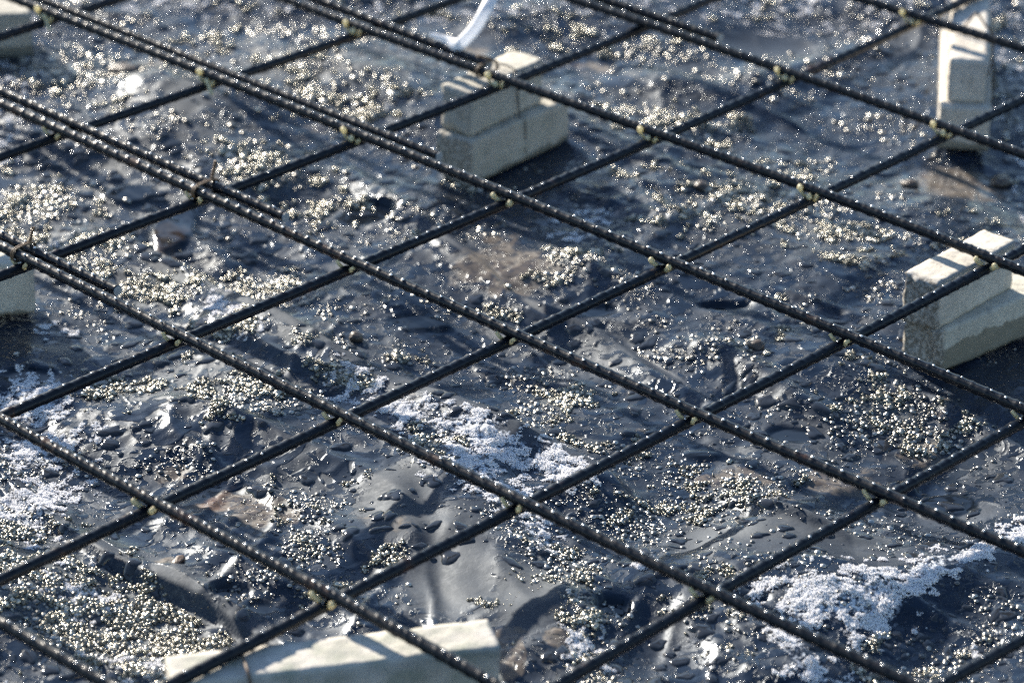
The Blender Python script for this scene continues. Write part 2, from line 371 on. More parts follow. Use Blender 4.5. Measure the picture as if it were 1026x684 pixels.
def mat_concrete(name, tint=(1, 1, 1), damp_z=.0, damp_w=.02, dark=0.0, green=0.0):
    """damp_z: height in the block up to which water has crept"""
    t = NT(name)
    sep = t.n.new('ShaderNodeSeparateXYZ'); t.l(t.co, sep.inputs[0])
    n1 = t.noise(22, 6, .6, .3); n2 = t.noise(160, 5, .7); n3 = t.noise(9, 3)
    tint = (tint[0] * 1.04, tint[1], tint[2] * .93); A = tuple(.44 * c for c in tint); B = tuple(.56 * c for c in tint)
    base = t.mix(t.ramp(n1, .3, .7), A, B)
    base = t.mix(t.ramp(n2, .36, .5, .5, 0), base, (.27, .26, .23))
    base = t.mix(t.ramp(n3, .55, .75, 0, .5), base, (.36, .34, .29))
    if green: base = t.mix(t.ramp(t.noise(40, 5, .7), .35, .7, 0, green), base, (.20, .23, .17))
    h = t.math('ADD', sep.outputs[2], t.math('MULTIPLY', t.math('SUBTRACT', t.noise(45, 3), .5), .022))
    dampm = t.ramp(h, damp_z - .0015, damp_z + .0015, 1, 0)
    base = t.mix(t.math('MULTIPLY', dampm, .85), base, (.20, .185, .14))
    pits = t.ramp(t.voro(120), .0, .22, 0, 1)
    agg = t.ramp(t.attr('broken'), .3, .8)
    ac = t.mix(t.ramp(t.noise(230, 5, .75), .42, .6), (.13, .115, .095), (.46, .44, .40))
    base = t.mix(t.math('MULTIPLY', agg, .85), base, ac)
    if dark: base = t.mix(dark, base, (.10, .09, .075))
    b = t.bump(n2, .0012, .6); b = t.bump(pits, .0008, .5, b)
    t.P(Base_Color=base, Roughness=t.ramp(dampm, 0, 1, .88, .35), Normal=b); return t.m

def mat_plain(name, col, rough=.5, col2=None, scale=80, bump=0.0, **k):
    t = NT(name)
    c = t.mix(t.noise(scale, 4), col, col2) if col2 else col
    t.P(Base_Color=c, Roughness=rough, **k)
    if bump: t.P(Normal=t.bump(t.noise(scale * 4, 3), bump, .6))
    return t.m

def mat_tie(name, a, b):
    t = NT(name); c = t.mix(t.noise(140, 3), a, b); t.P(Base_Color=c, Roughness=.4)
    tr = t.n.new('ShaderNodeBsdfTranslucent'); t.l(c, tr.inputs['Color']); m = t.n.new('ShaderNodeMixShader'); m.inputs[0].default_value = .5
    t.l(t.b.outputs[0], m.inputs[1]); t.l(tr.outputs[0], m.inputs[2]); t.l(m.outputs[0], t.out.inputs[0]); return t.m

M = dict(sheet=mat_membrane(), water=mat_water(),
         dew=mat_dew('dew_bead', .50, (.02, .024, .028), .32, (1.0, .96, .86)),
         melt=mat_dew('melting_frost_bead', .58, (.32, .315, .255), .30, (1.0, .95, .81), .5),
         barglint=mat_dew('bar_glint_bead', .85, (.05, .05, .05), .32, (1, 1, 1)),
         frost=mat_frost(), steel=mat_steel(), steel_rusty=mat_steel('rebar_steel_rusting', .55),
         tie=mat_tie('tie_plastic', (.90, .74, .40), (.92, .86, .62)),
         bead=mat_tie('tie_end_plastic', (.88, .78, .46), (.92, .88, .68)), cut=mat_plain('cut_steel', (.30, .31, .32), .45, (.42, .42, .40), 300),
         wire=mat_plain('rusty_wire', (.09, .055, .035), .6, (.20, .12, .06), 300),
         greywire=mat_plain('grey_wire', (.07, .07, .065), .55, (.12, .11, .10), 300),
         tape=mat_tie('white_plastic', (.92, .93, .95), (.86, .88, .93)),
         stone=mat_plain('pebble_stone', (.045, .034, .026), .35, (.12, .09, .068), 150, .001),
         leaf=mat_plain('dead_leaf', (.05, .028, .015), .5, (.10, .055, .03), 150, .001))

# ------------------------------------------------------------------ the sheet on the ground (one mesh out to the horizon)
def axis(a, b, step, far, growth=1.22):
    c = list(np.arange(a, b + step / 2, step)); s = step; lo, hi = [a], [b]
    while hi[-1] < far: s *= growth; hi.append(hi[-1] + s)
    s = step
    while lo[-1] > -far: s *= growth; lo.append(lo[-1] - s)
    return np.array(lo[:0:-1] + c + hi[1:])
xs, ys = axis(-.72, .72, .0026, 90), axis(2.12, 4.02, .0030, 90)
X, Y = np.meshgrid(xs, ys)
xf, yf = X.ravel(), Y.ravel()
zf = height(xf, yf)
CALM = spots(xf, yf, SMOOTH)
ny, nx = X.shape
ii = (np.arange(ny - 1)[:, None] * nx + np.arange(nx - 1)[None, :]).ravel()
faces = np.stack([ii, ii + 1, ii + nx + 1, ii + nx], 1)
ground = mesh_obj('ground', np.stack([xf, yf, zf], 1), faces, M['sheet'])
tag(ground, 'wet black plastic sheet lying in folds under the steel bars, smeared with mud', 'ground', kind='structure')
def vattr(o, name, vals):
    a = o.data.attributes.new(name, 'FLOAT', 'POINT'); a.data.foreach_set('value', np.asarray(vals, dtype=np.float32))
far = np.hypot(xf, yf - 3)
vattr(ground, 'mud', spots(xf, yf, MUD_AND_REFLECTION) + .5 * sstep(.58, .75, fbm(xf, yf, 6, 3, 61)) * (far > .9))
vattr(ground, 'dust_sheen', spots(xf, yf, DUST_SHEEN))
vattr(ground, 'wet', spots(xf, yf, PUDDLES) * (.6 + .8 * fbm(xf, yf, 40, 2, 77)))
vattr(ground, 'rime', spots(xf, yf, WHITE) * .55)
vattr(ground, 'calm', CALM)
vattr(ground, 'slush', spots(xf, yf, MELT) * .8)
vattr(ground, 'soil', sstep(4.5, 5.5, far + fbm(xf, yf, 1.5, 3, 90)))

# ------------------------------------------------------------------ spacer blocks
BLOCKS = []     # footprints, to keep frost and dew off them
def block(name, near_left, az, length, width, z0, z1, mat, label, cat='concrete block', broken=(0, 0), rnd=.0010, tilt=0., seed=1, amp=.0008, group=None):
    """near_left: ground point of the corner nearest the camera at the left end; long axis turned az degrees"""
    a = math.radians(az); ax = np.array([math.cos(a), math.sin(a)]); n = np.array([-math.sin(a), math.cos(a)])
    h = z1 - z0; cells = .0035
    nx_, ny_, nz_ = [max(2, int(v / cells)) for v in (length, width, h)]
    bm = bmesh.new(); idx = {}
    def vert(i, j, k):
        key = (i, j, k)
        if key not in idx: idx[key] = bm.verts.new((length * i / nx_, width * j / ny_, h * k / nz_))
        return idx[key]
    for i in range(nx_):
        for j in range(ny_):
            for k in (0, nz_): bm.faces.new((vert(i, j, k), vert(i + 1, j, k), vert(i + 1, j + 1, k), vert(i, j + 1, k)))
        for k in range(nz_):
            for j in (0, ny_): bm.faces.new((vert(i, j, k), vert(i + 1, j, k), vert(i + 1, j, k + 1), vert(i, j, k + 1)))
    for j in range(ny_):
        for k in range(nz_):
            for i in (0, nx_): bm.faces.new((vert(i, j, k), vert(i, j + 1, k), vert(i, j + 1, k + 1), vert(i, j, k + 1)))
    bmesh.ops.recalc_face_normals(bm, faces=bm.faces)
    lay = bm.verts.layers.float.new('broken')
    so = Vector((seed * 7.1, seed * 3.3, seed * 1.7))
    for v in bm.verts:
        p = v.co.copy()
        rr = rnd * (1 + 1.6 * max(0, mnoise.noise(p * 60 + so)) + 2.2 * max(0, mnoise.noise(p * 22 + so) - .25) * 1.6)
        inner = Vector((min(max(p.x, rr), length - rr), min(max(p.y, rr), width - rr), min(max(p.z, rr), h - rr)))
        d = p - inner
        if d.length > 1e-9: p = inner + d.normalized() * min(rr, d.length)
        nz = mnoise.noise_vector(p * 140 + so) * amp + mnoise.noise_vector(p * 35 + so) * amp * .5
        br = 0
        if broken[0] and p.x < .012: br = broken[0] * (1 - max(0, p.x) / .012)
        if broken[1] and p.x > length - .012: br = max(br, broken[1] * (1 - max(0, length - p.x) / .012))
        if br:
            nz += mnoise.noise_vector(p * 90 + so) * .0035 * br + mnoise.noise_vector(p * 260 + so) * .0018 * br
            nz.x += (.004 * mnoise.noise(p * 40 + so)) * br
        v.co = p + nz; v[lay] = br
    me = bpy.data.meshes.new(name); bm.to_mesh(me); bm.free()
    me.materials.append(mat); me.polygons.foreach_set('use_smooth', np.full(len(me.polygons), True)); me.update()
    o = bpy.data.objects.new(name, me); COL.objects.link(o)
    o.location = (near_left[0], near_left[1], z0); o.rotation_euler = (tilt, 0, a)
    tag(o, label, cat, group)
    BLOCKS.append((np.array(near_left), ax, n, length, width))
    return o

C1 = lambda *a, **k: mat_concrete(*a, **k)
cR1 = C1('concrete_pale', (1.12, 1.08, .99), -.01); cR2 = C1('concrete_damp', (.98, .98, .90), .024)
cC1 = C1('concrete_weathered', (1.06, 1.02, .93), -.01, green=.3); cC2 = C1('concrete_weathered_damp', (.98, .94, .85), .006, green=.35)
cU1 = C1('concrete_light', (1.14, 1.09, 1.02), -.01); cU2 = C1('concrete_light_damp', (1.04, 1.0, .94), .010)
cB1 = C1('concrete_algae', (1.12, 1.08, 1.04), -.01, green=.75); cB2 = C1('concrete_algae_damp', (.8, .8, .75), .02, green=.6)
cL1 = C1('concrete_cream', (1.0, 1.0, .92), .003); cT1 = C1('concrete_shadowed_grey', (.8, .79, .74), .012, green=.2)  # top left block: its shadow is put into the darker tint
GB = 'concrete spacer blocks holding the bars up off the sheet'
block('spacer_block', (.3685, 2.8630), 49.3, .121, .035, .0485, .0945, cR1, 'pale concrete block with rough broken end, upper one of the right edge stack', broken=(1, .3), seed=1, group=GB)
block('spacer_block', (.3760, 2.8640), 42.5, .215, .043, .006, .0480, cR2, 'damp stained long concrete block underneath the stack at the right edge', broken=(1, 0), seed=2, group=GB)
block('spacer_block', (-.0445, 3.2640), 52.5, .115, .036, .0485, .0945, cC1, 'smaller weathered concrete block on top of the wired pair at top centre', broken=(.5, .2), seed=3, group=GB, amp=.0011)
block('spacer_block', (-.0440, 3.2520), 50.0, .150, .043, .001, .0475, cC2, 'larger weathered concrete block beneath the wired pair at top centre', broken=(.7, 0), seed=4, group=GB, amp=.0012)
block('spacer_block', (.4670, 3.3745), 83.5, .24, .0375, .0485, .0945, cU1, 'narrow bright concrete block on top of the stack at upper right, end towards camera', broken=(.25, 0), seed=5, group=GB)
block('spacer_block', (.4725, 3.3610), 84.0, .27, .0510, .002, .0475, cU2, 'wider grey concrete block under the narrow one at upper right', broken=(.3, 0), seed=6, group=GB)
block('spacer_block', (-.2330, 2.1900), 14.8, .237, .0395, .0485, .0945, cB1, 'long concrete block with greenish side at the bottom edge, crossed by two bars', seed=7, group=GB)
block('spacer_block', (-.2300, 2.1860), 14.0, .245, .0460, .001, .0475, cB2, 'lower damp block under the long greenish block at the bottom edge', seed=8, group=GB)
_c = G(36, 309, .010); _a = math.radians(12)
block('spacer_block', (_c[0] - .17 * math.cos(_a), _c[1] - .17 * math.sin(_a)), 12, .17, .045, .004, .056, cL1, 'cream concrete block at the left edge beneath the paired bars', seed=9, group=GB, rnd=.0035)
_c = G(33, 58, .0); _a = math.radians(9)
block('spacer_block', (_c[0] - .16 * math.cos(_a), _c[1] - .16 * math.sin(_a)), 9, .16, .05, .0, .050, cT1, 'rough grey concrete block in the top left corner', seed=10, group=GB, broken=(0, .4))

def on_block(x, y, grow=.0):
    m = np.zeros(x.shape, bool)
    for c, ax, n, L, W in BLOCKS:
        u = (x - c[0]) * ax[0] + (y - c[1]) * ax[1]; v = (x - c[0]) * n[0] + (y - c[1]) * n[1]
        m |= (u > -grow) & (u < L + grow) & (v > -grow) & (v < W + grow)
    return m

# ------------------------------------------------------------------ reinforcing bars
PITCH = .0149
def bar_path(pts, z, fam, ext0, ext1, deg=None, zs=None):
    """pts: survey marks; ext0/ext1: run beyond the first/last mark; returns dense centre line"""
    d, n = (DA, NA) if fam == 'A' else (DB, NB)
    g = [G(px, py, z) for px, py in pts]
    t = np.array([p @ d for p in g]); o = np.array([p @ n for p in g])
    if deg is None: deg = 1 if len(t) < 5 else (2 if len(t) < 7 else 3)
    k = np.polyfit(t - t.mean(), o, deg)
    lo, hi = t.min(), t.max(); ts = np.arange(lo - ext0, hi + ext1 + 1e-6, .0016)
    f = np.polyval(k, ts - t.mean())
    dk = np.polyder(k)
    a, b = np.polyval(k, lo - t.mean()), np.polyval(k, hi - t.mean())
    s1, s0 = np.polyval(np.polyfit(t, o, 1), [1, 0]); sl = s1 - s0
    f = np.where(ts < lo, a + sl * (ts - lo), f); f = np.where(ts > hi, b + sl * (ts - hi), f)
    xy = ts[:, None] * d[None, :] + f[:, None] * n[None, :]
    return ts, xy

def make_bar(ts, xy, z, mat, label, phase, roll, group, endcut=(False, False)):
    seg = 14; n = len(ts)
    tan = np.gradient(xy, axis=0); tan /= np.linalg.norm(tan, axis=1)[:, None]
    side = np.stack([-tan[:, 1], tan[:, 0]], 1)
    zz = z + .0006 * np.sin(ts * 5 + phase) * 0
    w = np.arange(seg) * 2 * math.pi / seg
    s = ts[:, None] - ts[0] + phase
    ww = (w[None, :] + roll) % (2 * math.pi)
    row = (ww > math.pi)
    c = np.abs(np.sin(ww))                                      # crescent: tall mid-side, nothing at the two long ribs
    lean = np.where(row, -1, 1) * .0042 * np.cos(ww)
    q = ((s + lean + row * PITCH * .5) / PITCH) % 1.0; q = np.minimum(q, 1 - q) * PITCH
    r = .00462 + .00078 * np.exp(-(q / .00125) ** 2) * c ** .45 + .00038 * np.exp(-((np.minimum(c, 1)) / .2) ** 2)
    V = np.zeros((n, seg, 3))
    V[..., 0] = xy[:, 0, None] + side[:, 0, None] * np.cos(w)[None, :] * r
    V[..., 1] = xy[:, 1, None] + side[:, 1, None] * np.cos(w)[None, :] * r
    V[..., 2] = zz[:, None] + np.sin(w)[None, :] * r
    i = np.arange(n - 1)[:, None] * seg; k = np.arange(seg)[None, :]
    F = np.stack([i + k, i + seg + k, i + seg + (k + 1) % seg, i + (k + 1) % seg], -1).reshape(-1, 4)
    me_v = V.reshape(-1, 3)
    # caps as quad fans split into quads keeps one array type
    faces = [tuple(f) for f in F.tolist()]
    faces.append(tuple(range(seg))); faces.append(tuple(((n - 1) * seg + k_) for k_ in range(seg))[::-1])
    o = mesh_obj('rebar', me_v, faces, mat)
    me = o.data
    sm = np.ones(len(me.polygons), bool); sm[-2:] = False; me.polygons.foreach_set('use_smooth', sm)
    tag(o, label, 'steel bar', group)
    return o

BARS_A = {0: [(0, 623), (106, 684)],
 1: [(0, 419), (75, 458), (55, 451), (147, 500), (239, 545), (334, 598), (340, 599), (494, 684)],
 2: [(0, 247), (34, 264), (116, 300), (191, 339), (273, 382), (350, 419), (425, 458), (412, 451), (531, 502), (690, 579), (707, 589), (911, 684)],
 3: [(0, 104), (61, 130), (205, 196), (297, 233), (340, 257), (371, 269), (497, 329), (531, 341), (690, 409), (707, 416), (802, 458), (881, 492), (1026, 553)],
 4: [(17, 0), (75, 22), (201, 70), (335, 129), (374, 138), (442, 167), (524, 201), (606, 233), (690, 268), (707, 276), (836, 331), (867, 343), (1026, 409)],
 5: [(287, 0), (350, 22), (415, 48), (487, 72), (545, 94), (613, 118), (690, 145), (758, 167), (819, 193), (932, 233), (983, 256), (1026, 271)],
 6: [(575, 0), (690, 37.5), (785, 70), (802, 77), (959, 131), (1026, 155)],
 7: [(867, 0), (915, 15), (1026, 49)]}
BARS_A2 = {2: [(0, 235), (31, 251), (118, 291)], 3: [(0, 93), (85, 126), (191, 177), (287, 218)],
 4: [(44, 0), (102, 24), (211, 68), (340, 116), (440, 157)], 5: [(317, 0), (350, 12), (408, 33), (490, 66)], 6: [(606, 0), (690, 28), (722, 39)]}
BARS_B = {-3: [(0, 37), (85, 10)], -2: [(0, 158), (61, 136), (82, 128), (211, 85), (252, 72), (350, 39), (398, 19), (459, 0)],
 -1: [(0, 278), (20, 269), (58, 254), (147, 225), (109, 233), (201, 201), (229, 189), (350, 147), (391, 130), (494, 89), (531, 73), (640, 31), (690, 9), (710, 0)],
 0: [(10, 414), (102, 375), (174, 344), (198, 334), (350, 271), (374, 259), (466, 225), (497, 206), (526, 194), (647, 145), (690, 128), (785, 82), (809, 73), (915, 24), (939, 14), (969, 0)],
 1: [(0, 582), (136, 516), (164, 502), (283, 451), (259, 458), (336, 426), (357, 413), (507, 343), (531, 331), (657, 274), (690, 259), (744, 233), (806, 201), (833, 191), (942, 140), (966, 128), (1026, 99)],
 2: [(174, 684), (328, 606), (347, 596), (514, 512), (545, 495), (640, 451), (613, 458), (690, 423), (710, 413), (840, 346), (867, 332), (986, 269), (1026, 251)],
 3: [(562, 684), (710, 598), (881, 504), (901, 492), (976, 451), (956, 458), (1026, 423)],
 4: [(946, 684), (1026, 640)]}
NAME_A = {0: 'the bar cutting the bottom left corner', 1: 'the first long bar above the bottom left corner', 2: 'the bar from mid left edge to bottom right',
          3: 'the long bar from upper left edge to lower right edge', 4: 'the bar from the top left corner to mid right edge',
          5: 'the bar from top left of centre to the right block', 6: 'the bar from top centre to the upper right edge', 7: 'the bar cutting the top right corner'}
LAB_A = {0: 'short stretch of ribbed bar sloping down right across the bottom left corner',
 1: 'ribbed bar sloping down right from the left edge over the bottom block',
 2: 'ribbed bar sloping down right from the cream left block past the white frost patch',
 3: 'ribbed bar sloping down right through the middle from upper left edge to lower right edge',
 4: 'ribbed bar sloping down right from top left corner to right edge below the block',
 5: 'ribbed bar sloping down right over the wired top block and the right block',
 6: 'ribbed bar sloping down right from top centre past the narrow upper right block',
 7: 'ribbed bar sloping down right across the top right corner and its block'}
LAB_A2 = {2: 'short lapped bar with bright cut end, over the cream left block',
 3: 'lapped bar beside the middle long bar, ending at the upper left',
 4: 'lapped bar beside the top left corner bar, ending below the wired block',
 5: 'lapped bar ending at the wired block at top centre, behind the white strip',
 6: 'lapped bar ending at the top edge right of centre'}
LAB_B = {-3: 'cross bar sloping up right in the extreme top left corner',
 -2: 'cross bar sloping up right from upper left edge to top edge left of white strip',
 -1: 'cross bar sloping up right from the cream left block over the wired block',
 0: 'cross bar sloping up right from frosty left edge to top edge near right corner',
 1: 'cross bar sloping up right through the middle, lower left to upper right edge',
 2: 'cross bar sloping up right from the bottom block to the right block',
 3: 'cross bar sloping up right from bottom centre to the right edge below the block',
 4: 'short stretch of cross bar in the bottom right corner'}
PATH_A, PATH_B = {}, {}
GA, GL, GBR = 'upper layer of steel bars', 'lapped second bars of the upper layer', 'lower layer of steel bars'
for k, pts in BARS_A.items():
    ext = {0: (.5, 1.1), 7: (.9, .5)}.get(k, (.55, .55))
    ts, xy = bar_path(pts, ZA, 'A', *ext); PATH_A[k] = (ts, xy)
    make_bar(ts, xy, ZA, M['steel_rusty'] if k in (3, 1) else M['steel'], LAB_A[k], .004 * k + .002, .25 + .13 * k, GA)
for k, pts in BARS_A2.items():
    ts, xy = bar_path(pts, ZA, 'A', .55, 0, deg=1)
    # keep clear of the neighbour it is lapped to
    tm, xm = PATH_A[k]; om = np.interp(ts, tm, xm @ NA); oo = xy @ NA
    oo = np.maximum(oo, om + .0112); xy = ts[:, None] * DA + oo[:, None] * NA
    PATH_A[(k, 2)] = (ts, xy)
    ob = make_bar(ts, xy, ZA, M['steel'], LAB_A2[k], .006 * k + .001, 1.1 + .2 * k, GL)
    e = xy[-1] + DA * .0002
    MB().add(tube([(e[0], e[1], ZA), (e[0] + DA[0] * .0007, e[1] + DA[1] * .0007, ZA)], .0046, 14)).build('cut_end', M['cut'], ob, False)
for k, pts in BARS_B.items():
    ts, xy = bar_path(pts, ZB, 'B', *({-3: (.5, .5), 4: (.5, .6)}.get(k, (.5, .5))))
    PATH_B[k] = (ts, xy)
    make_bar(ts, xy, ZB, M['steel_rusty'] if k in (0,) else M['steel'], LAB_B[k], .005 * (k + 4), .1 + .2 * k, GBR)

def crossing(ka, kb):
    ta, xa = PATH_A[ka]; tb, xb = PATH_B[kb]
    p = xa[len(xa) // 2]
    for _ in range(6):
        oa = np.interp(p @ DA, ta, xa @ NA); p = (p @ DA) * DA + oa * NA
        ob = np.interp(p @ DB, tb, xb @ NB); p = (p @ DB) * DB + ob * NB
    return p

# ------------------------------------------------------------------ ties at the crossings
def loc3(o, a, n, z): return o + np.array([*(a * DA + n * NA), z])
ORD = {-3: 'topmost left corner', -2: 'upper left', -1: 'wired-block', 0: 'frosty left edge', 1: 'middle', 2: 'bottom-to-right block', 3: 'bottom centre', 4: 'bottom right corner'}
ORA = {0: 'bottom left corner bar', 1: 'bottom-block bar', 2: 'frost-patch bar', 3: 'middle long bar', 4: 'top left corner bar', 5: 'twin-block bar', 6: 'top centre bar', 7: 'top right corner bar'}
VIS = [(1, 0), (1, 1), (1, 2), (2, -1), (2, 0), (2, 1), (2, 2), (2, 3), (3, -2), (3, -1), (3, 0), (3, 1), (3, 2), (3, 3), (4, -3), (4, -2), (4, -1), (4, 0), (4, 1), (4, 2), (4, 3),
       (5, -2), (5, -1), (5, 0), (5, 1), (5, 2), (6, 0), (6, 1), (7, 0)]
TIE_TYPE = {(4, -2): 'long', (4, -3): 'long', (4, -1): 'bead', (5, -2): 'bead', (5, -1): 'bead', (5, 0): 'bead', (6, 0): 'bead', (6, 1): 'bead', (5, 1): 'bead', (1, 1): 'fat', (1, 2): 'fat',
            (2, 2): 'plain', (4, 1): 'fat', (7, 0): 'bead', (5, 2): 'fat', (2, -1): 'plain', (4, 0): 'fat'}
for num, (ka, kb) in enumerate(VIS):
    c = crossing(ka, kb); rs = random.Random(100 + num)
    kind = TIE_TYPE.get((ka, kb), 'plain')
    root = empty('bar_tie', (c[0], c[1], ZA))
    look = {'long': 'pale tie with a long tail', 'bead': 'cream tie with round ends', 'fat': 'thick yellowish tie', 'plain': 'thin yellowish tie'}[kind]
    tag(root, f'{look} on {ORA[ka]}, {ORD[kb]} cross bar', 'tie', 'pale plastic ties at the bar crossings')
    O = np.zeros(3); j = lambda s: rs.uniform(-s, s)
    rt = {'fat': .0023, 'plain': .0017, 'bead': .0017, 'long': .0019}[kind]
    e = .0075 if kind != 'fat' else .0092
    path = [loc3(O, -e - .003 + j(.001), -.0052, -.0020 + j(.001)), loc3(O, -e, -.0050, -.0050), loc3(O, -.0062, -.0036, -.0072), loc3(O, -.0036, -.0026, -.0088),
            loc3(O, 0, -.0024, -.0100), loc3(O, .0036, -.0026, -.0088), loc3(O, .0062, -.0036, -.0074), loc3(O, e, -.0052, -.0052), loc3(O, e + .003 + j(.001), -.0052, -.0018 + j(.001))]
    MB().add(tube(catmull(path, 4), rt, 8)).build('band', M['tie'], root)
    # the strap closes over the top of the upper bar
    back = [loc3(O, -e - .002, -.0056, -.0020), loc3(O, -.0072, -.0042, .0046), loc3(O, -.0066, .0005, .0060), loc3(O, -.006, .0050, .0030), loc3(O, -.0050, .0066, -.004)]
    rb = {'bead': .0030, 'fat': .0027, 'plain': .0019, 'long': .0030}[kind]
    for sgn in (-1, 1):
        if kind == 'plain' and (sgn < 0 or rs.random() < .5): continue
        b = loc3(O, (-.0095 if sgn < 0 else .0015) + j(.001), -.0066 + j(.0006), (.0015 if sgn < 0 else -.0045) + j(.001))
        if kind in ('fat', 'plain'): b = loc3(O, sgn * (e + .001), -.0058, -.0035 + j(.001))
        MB().add(blob(b, rb, (1 + j(.2), 1 + j(.2), 1.15), num + sgn)).build('knob', M['bead'], root)
    if kind == 'long':
        tp = [loc3(O, .002, -.006, -.004), loc3(O, .006, -.008, -.007), loc3(O, .010, -.010, -.010), loc3(O, .014, -.011, -.0125)]
        MB().add(tube(catmull(tp, 5), [.0022] * 15 + [.0016], 8, flat=.7)).build('tail', M['bead'], root)

# rusty twisted wires
def ring(c, ax, a, b, rad=.0009, z=0., turns=1, n=26, n2=None):
    """loop of wire round things that run along ax; a,b half sizes across and up"""
    n_ = np.array([-ax[1], ax[0]]) if n2 is None else n2
    P = []
    for k in range(n + 1):
        w = 2 * math.pi * turns * k / n
        cx, cz = math.cos(w), math.sin(w)
        q = (abs(cx) ** 3 + abs(cz) ** 3) ** (-1 / 3)
        P.append(np.array([c[0] + n_[0] * a * q * cx + ax[0] * .002 * k / n, c[1] + n_[1] * a * q * cx + ax[1] * .002 * k / n, z + b * q * cz]))
    return tube(P, rad, 7)
def twist(p, d, L, rad=.0009, turns=3):
    d = np.array(d, float); d /= np.linalg.norm(d); a = np.cross(d, [0, 0, 1.]); a /= np.linalg.norm(a) + 1e-9; b = np.cross(d, a); mb = MB()
    for s in (0, math.pi):
        P = [np.array(p) + d * L * k / 24 + .0011 * (a * math.cos(s + 2 * math.pi * turns * k / 24) + b * math.sin(s + 2 * math.pi * turns * k / 24)) for k in range(25)]
        mb.add(tube(P, rad, 6))
    return mb.V, mb.F

def wire_tie(px, py, ka, label, tail, dbl=True):
    g = G(px, py, ZA); t = g @ DA
    o1 = np.interp(t, *(PATH_A[ka][0], PATH_A[ka][1] @ NA)); o2 = o1 + .0112
    if dbl and (ka, 2) in PATH_A: o2 = np.interp(t, PATH_A[(ka, 2)][0], PATH_A[(ka, 2)][1] @ NA)
    mid = (o1 + o2) / 2 if dbl else o1; half = (o2 - o1) / 2 + .0066 if dbl else .0066
    c = t * DA + mid * NA
    root = empty('tie_wire', (c[0], c[1], ZA)); tag(root, label, 'wire', 'rusty wire ties on the lapped bars')
    mb = MB()
    for q in (0, .0022): mb.add(ring(q * DA, DA, half, .0066, .0008, 0, n2=NA))
    mb.build('loop', M['wire'], root)
    a = half * .6 * NA
    MB().add(twist((a[0], a[1], .0068), tail, .016, .0008)).build('twisted_end', M['wire'], root)
wire_tie(29, 249, 2, 'rusty wire loop round the paired bars above the cream left block', (.3, -.2, 1))
wire_tie(203, 189, 3, 'rusty wire loop round the paired bars at the upper left', (.2, .3, 1))
wire_tie(487, 68, 5, 'rusty twisted wire on the paired bars above the wired block at top centre', (-1, -.35, .35))

def wire_obj(name, pts, rad, mat, label, cat='wire', n=5, flat=1.0):
    c = np.array(pts[0]); P = [np.array(p) - c for p in pts]
    o = MB().add(tube(catmull(P, n), rad, 7, flat=flat)).build(name, mat); o.location = c
    tag(o, label, cat); return o
def bp(c, az, u, v, z):
    a = math.radians(az); return np.array([c[0] + math.cos(a) * u - math.sin(a) * v, c[1] + math.sin(a) * u + math.cos(a) * v, z])
cc = (-.0445, 3.2640)
wire_obj('binding_wire', [bp(cc, 52.5, .070, .030, .0975), bp(cc, 52.5, .070, .012, .0985), bp(cc, 52.5, .070, -.0018, .094), bp(cc, 52.5, .0705, -.0030, .070), bp(cc, 52.5, .071, -.0055, .049),
     bp(cc, 52.5, .072, -.0112, .044), bp(cc, 52.5, .0735, -.0108, .020), bp(cc, 52.5, .075, -.0102, .006)], .0010, M['greywire'], 'thin grey wire running down the face of the paired blocks at top centre')
cb = (-.2330, 2.1900)
wire_obj('binding_wire', [bp(cb, 14.8, .052, .040, .097), bp(cb, 14.8, .053, .022, .0975), bp(cb, 14.8, .053, .004, .098), bp(cb, 14.8, .054, -.0022, .092), bp(cb, 14.8, .057, -.0030, .070), bp(cb, 14.8, .058, -.0034, .050)],
     .0011, M['wire'], 'rusty wire over the left part of the long greenish bottom block')
cu = (.4665, 3.3745)
wire_obj('binding_wire', [bp(cu, 83.5, .075, -.0020, .030), bp(cu, 83.5, .070, -.0060, .070), bp(cu, 83.5, .068, -.0040, .096), bp(cu, 83.5, .066, .005, .108), bp(cu, 83.5, .066, .014, .118), bp(cu, 83.5, .066, .024, .104), bp(cu, 83.5, .068, .036, .0975)],
     .0011, M['wire'], 'rusty wire arched over the narrow upper right block')
wire_obj('dark_line', [bp(cu, 83.5, .10, -.010, .010), bp(cu, 83.5, .06, -.0085, .05), bp(cu, 83.5, .035, -.0080, .080), bp(cu, 83.5, .012, -.0085, .060), bp(cu, 83.5, .0, -.0060, .030)],
     .0014, M['greywire'], 'dark cord curving down the right side of the upper right block', 'cord')

# ------------------------------------------------------------------ white strip near the top edge
sp = [G(431, 41, .112), G(447, 44, .114), G(458, 46, .118), G(468, 36, .128), G(478, 22, .140), G(486, 9, .150), G(494, -6, .158), G(505, -30, .165)]
zz = [.119, .1175, .1185, .126, .136, .147, .156, .166]
P3 = catmull([np.array([*g, z]) for g, z in zip(sp, zz)], 6)
V, F = [], []
n = len(P3); c0 = P3[0].copy()
for i, p in enumerate(P3):
    u = i / (n - 1)
    hw = .0064 * min(1, .30 + u * 3.0)
    t = P3[min(i + 1, n - 1)] - P3[max(i - 1, 0)]; t /= np.linalg.norm(t)
    b = np.cross(t, np.array([.15, math.cos(PIT), -math.sin(PIT)])); b /= np.linalg.norm(b); m = np.cross(t, b)
    for q in range(5):
        s = (q - 2) / 2; V.append(p - c0 + b * s * hw + m * (.0012 * (1 - s * s)))
    for q in range(5):
        s = (2 - q) / 2; V.append(p - c0 + b * s * hw + m * (.0012 * (1 - s * s) - .0007))
for i in range(n - 1):
    for k in range(10): F.append((i * 10 + k, i * 10 + (k + 1) % 10, (i + 1) * 10 + (k + 1) % 10, (i + 1) * 10 + k))
